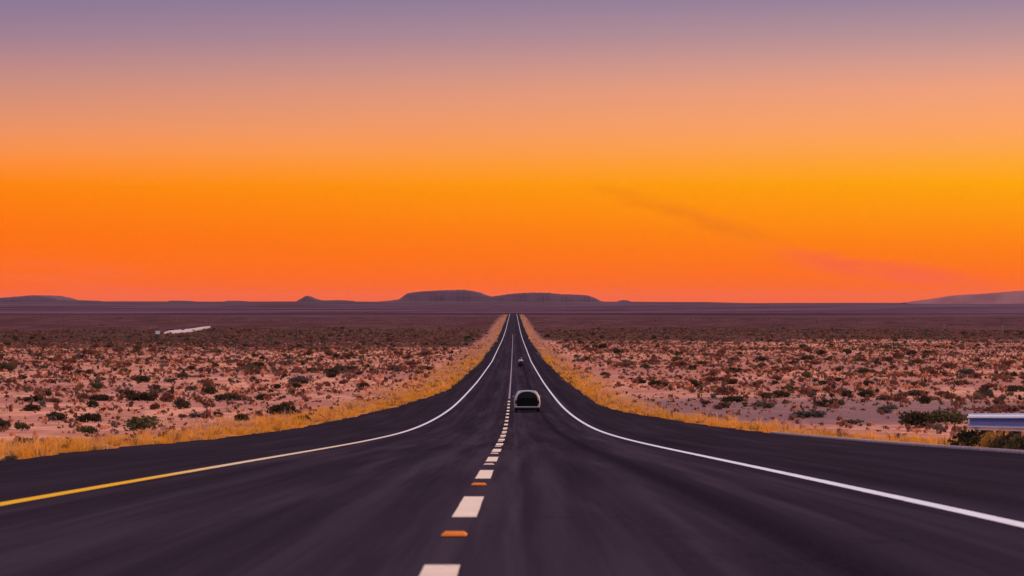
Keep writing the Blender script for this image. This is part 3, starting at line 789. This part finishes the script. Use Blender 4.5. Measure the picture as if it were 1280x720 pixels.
# ------------------------------------------------------------------ car
carpaint = simple('pearl_car_paint', (.40, .35, .36), .55, .4, .1, .04, 3)
dglass = simple('dark_car_glass', (.003, .002, .003), .3, .12, 0, .1, 3)
black = simple('black_plastic', (.004, .003, .004), .7, .1, 0, .1, 20)
rubber = simple('tyre_rubber', (.015, .014, .015), .85, .3, 0, .2, 20)
alloy = simple('alloy_rim', (.45, .42, .44), .35, .5, .8, .05, 10)
redl = simple('red_lamp', (.10, .008, .008), .25, .5, 0, .1, 10)
chrome = simple('chrome_trim', (.7, .62, .64), .25, .5, .9, .04, 10)
platem = simple('number_plate', (.45, .40, .42), .5, .4, 0, .05, 10)
def make_car(cx, cy, label):
    root = bpy.data.objects.new('hatchback_car', None); C.objects.link(root)
    root.location = (cx, cy, float(prof(cy)) - .0); root.scale = (.94, 1, .95); root.rotation_euler.x = math.atan2(float(prof(cy + 3) - prof(cy - 1)), 4)
    tag(root, label, 'car')
    # body shell: cross-sections along the length (y: rear = 0, front = 4.1): (y, half width, sill z, belt z, roof z, roof half width)
    st_ = [(0.02, .70, .36, .78, .80, .60), (.10, .79, .24, .90, .98, .62), (.28, .82, .22, .93, 1.20, .60), (.60, .83, .20, .94, 1.34, .575), (1.2, .83, .19, .93, 1.37, .58),
           (2.0, .83, .19, .91, 1.36, .575), (2.6, .83, .19, .89, 1.18, .57), (3.05, .82, .19, .87, .90, .60), (3.6, .79, .21, .78, .80, .62), (3.95, .72, .26, .68, .70, .58), (4.05, .62, .34, .58, .60, .5)]
    bm = bmesh.new(); rings = []
    for y, hw, z0, zb, zr, rw in st_:
        half = [(hw * .86, z0), (hw * .97, z0 + .08), (hw, z0 + .25 * (zb - z0) + .05), (hw * 1.0, z0 + .7 * (zb - z0)), (hw * .965, zb), (rw + (hw - rw) * .55, zb + (zr - zb) * .5), (rw + .02, zb + (zr - zb) * .88), (rw * .86, zr * .995), (rw * .45, zr + .012), (0, zr + .018)]
        ring = [(a, y, b) for a, b in half] + [(-a, y, b) for a, b in reversed(half[:-1])]
        rings.append([bm.verts.new(v) for v in ring])
    for a, b in zip(rings, rings[1:]):
        n = len(a)
        for j in range(n): bm.faces.new((a[j], a[(j + 1) % n], b[(j + 1) % n], b[j]))
    bm.faces.new(rings[0]); bm.faces.new(list(reversed(rings[-1])))
    bo = bm_obj('body', bm, carpaint, root, True)
    ss = bo.modifiers.new('s', 'SUBSURF'); ss.levels = 2; ss.render_levels = 2
    def panel(name, pts, m, th=.02, par=root, smooth=False):
        """a slightly thick panel through the given outline"""
        bm = bmesh.new(); a = [bm.verts.new(p) for p in pts]; f = bm.faces.new(a)
        r = bmesh.ops.extrude_face_region(bm, geom=[f]); nv = [v for v in r['geom'] if isinstance(v, bmesh.types.BMVert)]
        f.normal_update(); bmesh.ops.translate(bm, vec=f.normal * -th, verts=nv)
        return bm_obj(name, bm, m, par, smooth)
    # black tailgate and rear window, one dark arch in a pale frame
    def arch(z, ytop):
        return ytop
    tg = [(-.66, -.035, .39), (.66, -.035, .39), (.68, -.03, .62), (.65, -.01, .86), (-.65, -.01, .86), (-.68, -.03, .62)]
    panel('tailgate', tg, black, .06)
    wn = [(-.65, -.015, .865), (.65, -.015, .865), (.62, .03, .97), (.56, .08, 1.08), (.47, .13, 1.17), (.34, .17, 1.235), (.18, .19, 1.27), (0, .2, 1.28), (-.18, .19, 1.27), (-.34, .17, 1.235), (-.47, .13, 1.17), (-.56, .08, 1.08), (-.62, .03, .97)]
    panel('rear_window', wn, dglass, .05)
    bm = bmesh.new(); box(bm, (0, .24, 1.335), (.95, .26, .035), .015); bm_obj('spoiler', bm, carpaint, root, True)
    bm = bmesh.new(); box(bm, (0, -.01, .33), (1.62, .24, .15), .05); bm_obj('rear_bumper', bm, carpaint, root, True)
    bm = bmesh.new(); box(bm, (0, .05, .19), (1.56, .3, .16), .02); bm_obj('bumper_skirt', bm, black, root)
    for s in (-1, 1):
        bm = bmesh.new(); box(bm, (s * .735, .025, .66), (.08, .10, .24), .03); bm_obj('tail_light', bm, redl, root, True)
        bm = bmesh.new(); box(bm, (s * .62, 4.0, .60), (.22, .12, .12), .04); bm_obj('headlight', bm, chrome, root, True)
        bm = bmesh.new(); box(bm, (s * .87, 2.55, .96), (.12, .10, .11), .035); bm_obj('wing_mirror', bm, carpaint, root, True)
        # side glass
        panel('side_window', [(s * .80, .55, .97), (s * .795, 2.5, .95), (s * .66, 2.15, 1.25), (s * .655, .75, 1.27)][::s], dglass, .02)
        for y in (.72, 3.3):
            bm = bmesh.new(); torus(bm, (s * .72, y, .30), .235, .075); wl = bm_obj('wheel', bm, rubber, root, True)
            bm = bmesh.new(); cyl(bm, (s * .68, y, .30), (s * .775, y, .30), .19, 20); bm_obj('rim', bm, alloy, wl, False)
    panel('windscreen', [(-.60, 3.02, .95), (.60, 3.02, .95), (.53, 2.35, 1.30), (-.53, 2.35, 1.30)], dglass, .02)
    bm = bmesh.new(); cyl(bm, (.42, -.06, .24), (.42, .2, .24), .03); bm_obj('exhaust', bm, chrome, root, True)
    return root
cy = y_of_row(515.5); cxx = (659 - VX) / F * cy
make_car(cxx, cy, 'pale silver car with black tailgate driving away in the right lane')

# ------------------------------------------------------------------ motorcycle and rider
def skin_body(name, pts, edges, m, parent=None, sub=2):
    me = bpy.data.meshes.new(name); me.from_pydata([p[:3] for p in pts], edges, []); me.update(); me.materials.append(m)
    o = bpy.data.objects.new(name, me); C.objects.link(o)
    sk = o.modifiers.new('skin', 'SKIN'); sk.use_smooth_shade = True
    for i, p in enumerate(pts):
        r = p[3]; v = me.skin_vertices[0].data[i]; v.radius = (r, r) if not isinstance(r, tuple) else r; v.use_root = i == 0
    s = o.modifiers.new('sub', 'SUBSURF'); s.levels = sub; s.render_levels = sub
    if parent: o.parent = parent
    return o
my = y_of_row(460.3); mx = (651 - VX) / F * my; mz = float(prof(my)) + .003
mr = bpy.data.objects.new('motorcycle', None); C.objects.link(mr); mr.location = (mx, my, mz)
tag(mr, 'small black motorcycle far down the right lane, ahead of the pale car', 'motorcycle')
for y in (.30, 1.62):
    bm = bmesh.new(); torus(bm, (0, y, .31), .25, .07 if y < 1 else .055); wl = bm_obj('wheel', bm, rubber, mr, True)
    bm = bmesh.new(); cyl(bm, (-.03, y, .31), (.03, y, .31), .2, 18); bm_obj('rim', bm, alloy, wl)
bm = bmesh.new(); box(bm, (0, .95, .45), (.34, .5, .34), .06); bm_obj('engine', bm, black, mr, True)
bm = bmesh.new(); box(bm, (0, 1.08, .76), (.30, .52, .22), .09); bm_obj('fuel_tank', bm, black, mr, True)
bm = bmesh.new(); box(bm, (0, .55, .74), (.30, .70, .11), .05); bm_obj('seat', bm, black, mr, True)
bm = bmesh.new(); box(bm, (0, .16, .66), (.20, .34, .06), .02); box(bm, (0, .02, .56), (.18, .04, .16), .01); bm_obj('rear_fender', bm, black, mr)
bm = bmesh.new(); box(bm, (0, -.01, .66), (.14, .05, .06), .015); bm_obj('tail_light', bm, redl, mr)
bm = bmesh.new(); cyl(bm, (-.38, 1.22, .98), (.38, 1.22, .98), .018); cyl(bm, (0, 1.28, .95), (0, 1.60, .35), .03); bm_obj('handlebar', bm, chrome, mr)
bm = bmesh.new(); cyl(bm, (0, 1.42, .86), (0, 1.52, .84), .09, 16); bm_obj('headlight', bm, chrome, mr)
for s in (-1, 1):
    bm = bmesh.new(); box(bm, (s * .32, .30, .50), (.18, .5, .34), .05); bm_obj('pannier', bm, black, mr, True)
    bm = bmesh.new(); cyl(bm, (s * .3, 1.22, .98), (s * .36, 1.2, 1.12), .008, 6); box(bm, (s * .37, 1.2, 1.13), (.12, .02, .07), .01); bm_obj('mirror', bm, chrome, mr)
pj = simple('pale_riding_jacket', (.85, .74, .76), .8, .2, 0, .05, 6); hl = simple('dark_helmet', (.02, .012, .016), .3, .5, 0, .1, 6)
tro = simple('dark_trousers', (.012, .009, .012), .9, .2, 0, .2, 8)
sk_ = simple('skin_tone', (.35, .18, .12), .6, .4, 0, .05, 8)
pts = [(0, .62, .84, .15), (0, .66, 1.0, .14), (0, .72, 1.18, .165), (0, .76, 1.28, .12), (0, .78, 1.36, .055), (0, .80, 1.46, .09), (0, .81, 1.54, .085),
       (-.19, .74, 1.25, .075), (-.33, .88, 1.08, .05), (-.33, 1.14, 1.02, .036), (.19, .74, 1.25, .075), (.33, .88, 1.08, .05), (.33, 1.14, 1.02, .036),
       (-.12, .68, .80, .10), (-.22, 1.04, .68, .07), (-.22, .85, .32, .045), (-.22, .98, .24, .045), (.12, .68, .80, .10), (.22, 1.04, .68, .07), (.22, .85, .32, .045), (.22, .98, .24, .045)]
ed = [(0, 1), (1, 2), (2, 3), (3, 4), (4, 5), (5, 6), (3, 7), (7, 8), (8, 9), (3, 10), (10, 11), (11, 12), (0, 13), (13, 14), (14, 15), (15, 16), (0, 17), (17, 18), (18, 19), (19, 20)]
rider = skin_body('person', pts, ed, tro); rider.location = (mx, my, mz)
tag(rider, 'person in a pale jacket and dark helmet riding the distant motorcycle', 'person')
jk = skin_body('jacket', [(p[0], p[1], p[2], p[3] * 1.25 + .012) for p in (pts[1], pts[2], pts[3], pts[7], pts[8], (-.33, 1.08, 1.035, .04), pts[10], pts[11], (.33, 1.08, 1.035, .04))],
               [(0, 1), (1, 2), (2, 3), (3, 4), (4, 5), (2, 6), (6, 7), (7, 8)], pj, rider)
bm = bmesh.new(); bmesh.ops.create_uvsphere(bm, u_segments=20, v_segments=14, radius=.14, matrix=Matrix.Translation((0, .81, 1.50)) @ Matrix.Diagonal((.92, 1.1, 1.05, 1))); bm_obj('helmet', bm, hl, rider, True)
for s in (-1, 1):
    for f in range(4):
        bm = bmesh.new()
        a = Vector((s * (.30 + f * .022), 1.17, 1.035)); cyl(bm, a, a + Vector((0, .055, -.01)), .011, 8); cyl(bm, a + Vector((0, .055, -.01)), a + Vector((0, .05, -.055)), .010, 8)
        bm_obj('glove_finger', bm, black, rider)

# ------------------------------------------------------------------ far small things
whitev = simple('white_van_paint', (.82, .74, .74), .4, .5, 0, .04, 3)
x, y, s = px_to_world(197, 418.6)
vr = bpy.data.objects.new('van', None); C.objects.link(vr); vr.location = (x, y, float(gz(x, y))); vr.rotation_euler.z = R(12); vr.scale = (.9, .9, .8)
tag(vr, 'tiny white van at the near left end of the pale track', 'van')
bm = bmesh.new(); V0 = [(-.95, -2.4, .35), (-.95, 2.4, .35), (-.95, 2.35, 1.0), (-.9, 1.55, 1.15), (-.85, 1.1, 2.05), (-.85, -2.35, 2.1)]
a = [bm.verts.new(v) for v in V0]; b = [bm.verts.new((-v[0], v[1], v[2])) for v in V0]
bm.faces.new(a); bm.faces.new(list(reversed(b)))
for i in range(6): bm.faces.new((a[i], b[i], b[(i + 1) % 6], a[(i + 1) % 6]))
bmesh.ops.bevel(bm, geom=list(bm.edges), offset=.06, segments=2, affect='EDGES'); bm_obj('body', bm, whitev, vr, False)
for sx in (-1, 1):
    for yw in (-1.5, 1.5):
        bm = bmesh.new(); torus(bm, (sx * .88, yw, .33), .24, .1, 16, 6); bm_obj('wheel', bm, rubber, vr, True)
    bm = bmesh.new(); box(bm, (sx * .915, .9, 1.5), (.04, .7, .5), .02); bm_obj('side_window', bm, dglass, vr)
bm = bmesh.new(); box(bm, (0, 1.36, 1.62), (1.5, .04, .75), .01, Matrix.Rotation(R(27), 3, 'X')); bm_obj('windscreen', bm, dglass, vr)

polem = simple('weathered_pole', (.30, .22, .22), .9, .2, 0, .2, 2)
for i, (px, r, hp, lab) in enumerate([(1253, 421, 15, 'pale utility pole on the dark plain nearest the right picture edge'), (1180, 418, 12, 'pale utility pole on the dark plain, right of the slimmest one'),
                                    (1128, 417, 8, 'slimmest and shortest utility pole on the dark plain at right')]):
    x, y, s = px_to_world(px, r); h = hp / s
    pr = bpy.data.objects.new('utility_pole', None); C.objects.link(pr); pr.location = (x, y, float(gz(x, y)))
    tag(pr, lab, 'pole', 'utility poles on the far right plain')
    bm = bmesh.new(); cyl(bm, (0, 0, -.3), (0, 0, h), .15 if i < 2 else .09, 10, .10 if i < 2 else .07); bm_obj('shaft', bm, polem, pr, True)
    bm = bmesh.new(); box(bm, (0, -.16, h * .9), (1.3, .1, .12), .01); bm_obj('crossarm', bm, polem, pr)
    for q in (-.55, 0.3, .55):
        bm = bmesh.new(); cyl(bm, (q, -.16, h * .9 + .06), (q, -.16, h * .9 + .2), .04, 8); bm_obj('insulator', bm, polem, pr)

# ------------------------------------------------------------------ haze
HD = 0.65e-5
hm = bpy.data.materials.new('haze'); hm.use_nodes = True; nt = hm.node_tree; nt.nodes.clear()
pv = N('ShaderNodeVolumePrincipled'); pv.inputs['Color'].default_value = (.85, .60, .85, 1); pv.inputs['Density'].default_value = HD
pv.inputs['Anisotropy'].default_value = 0.0
ho = N('ShaderNodeOutputMaterial'); L(pv.outputs[0], ho.inputs['Volume'])
bm = bmesh.new(); box(bm, (0, 15250, 32), (63000, 32500, 136)); hz = bm_obj('haze', bm, hm)
tag(hz, kind='stuff')
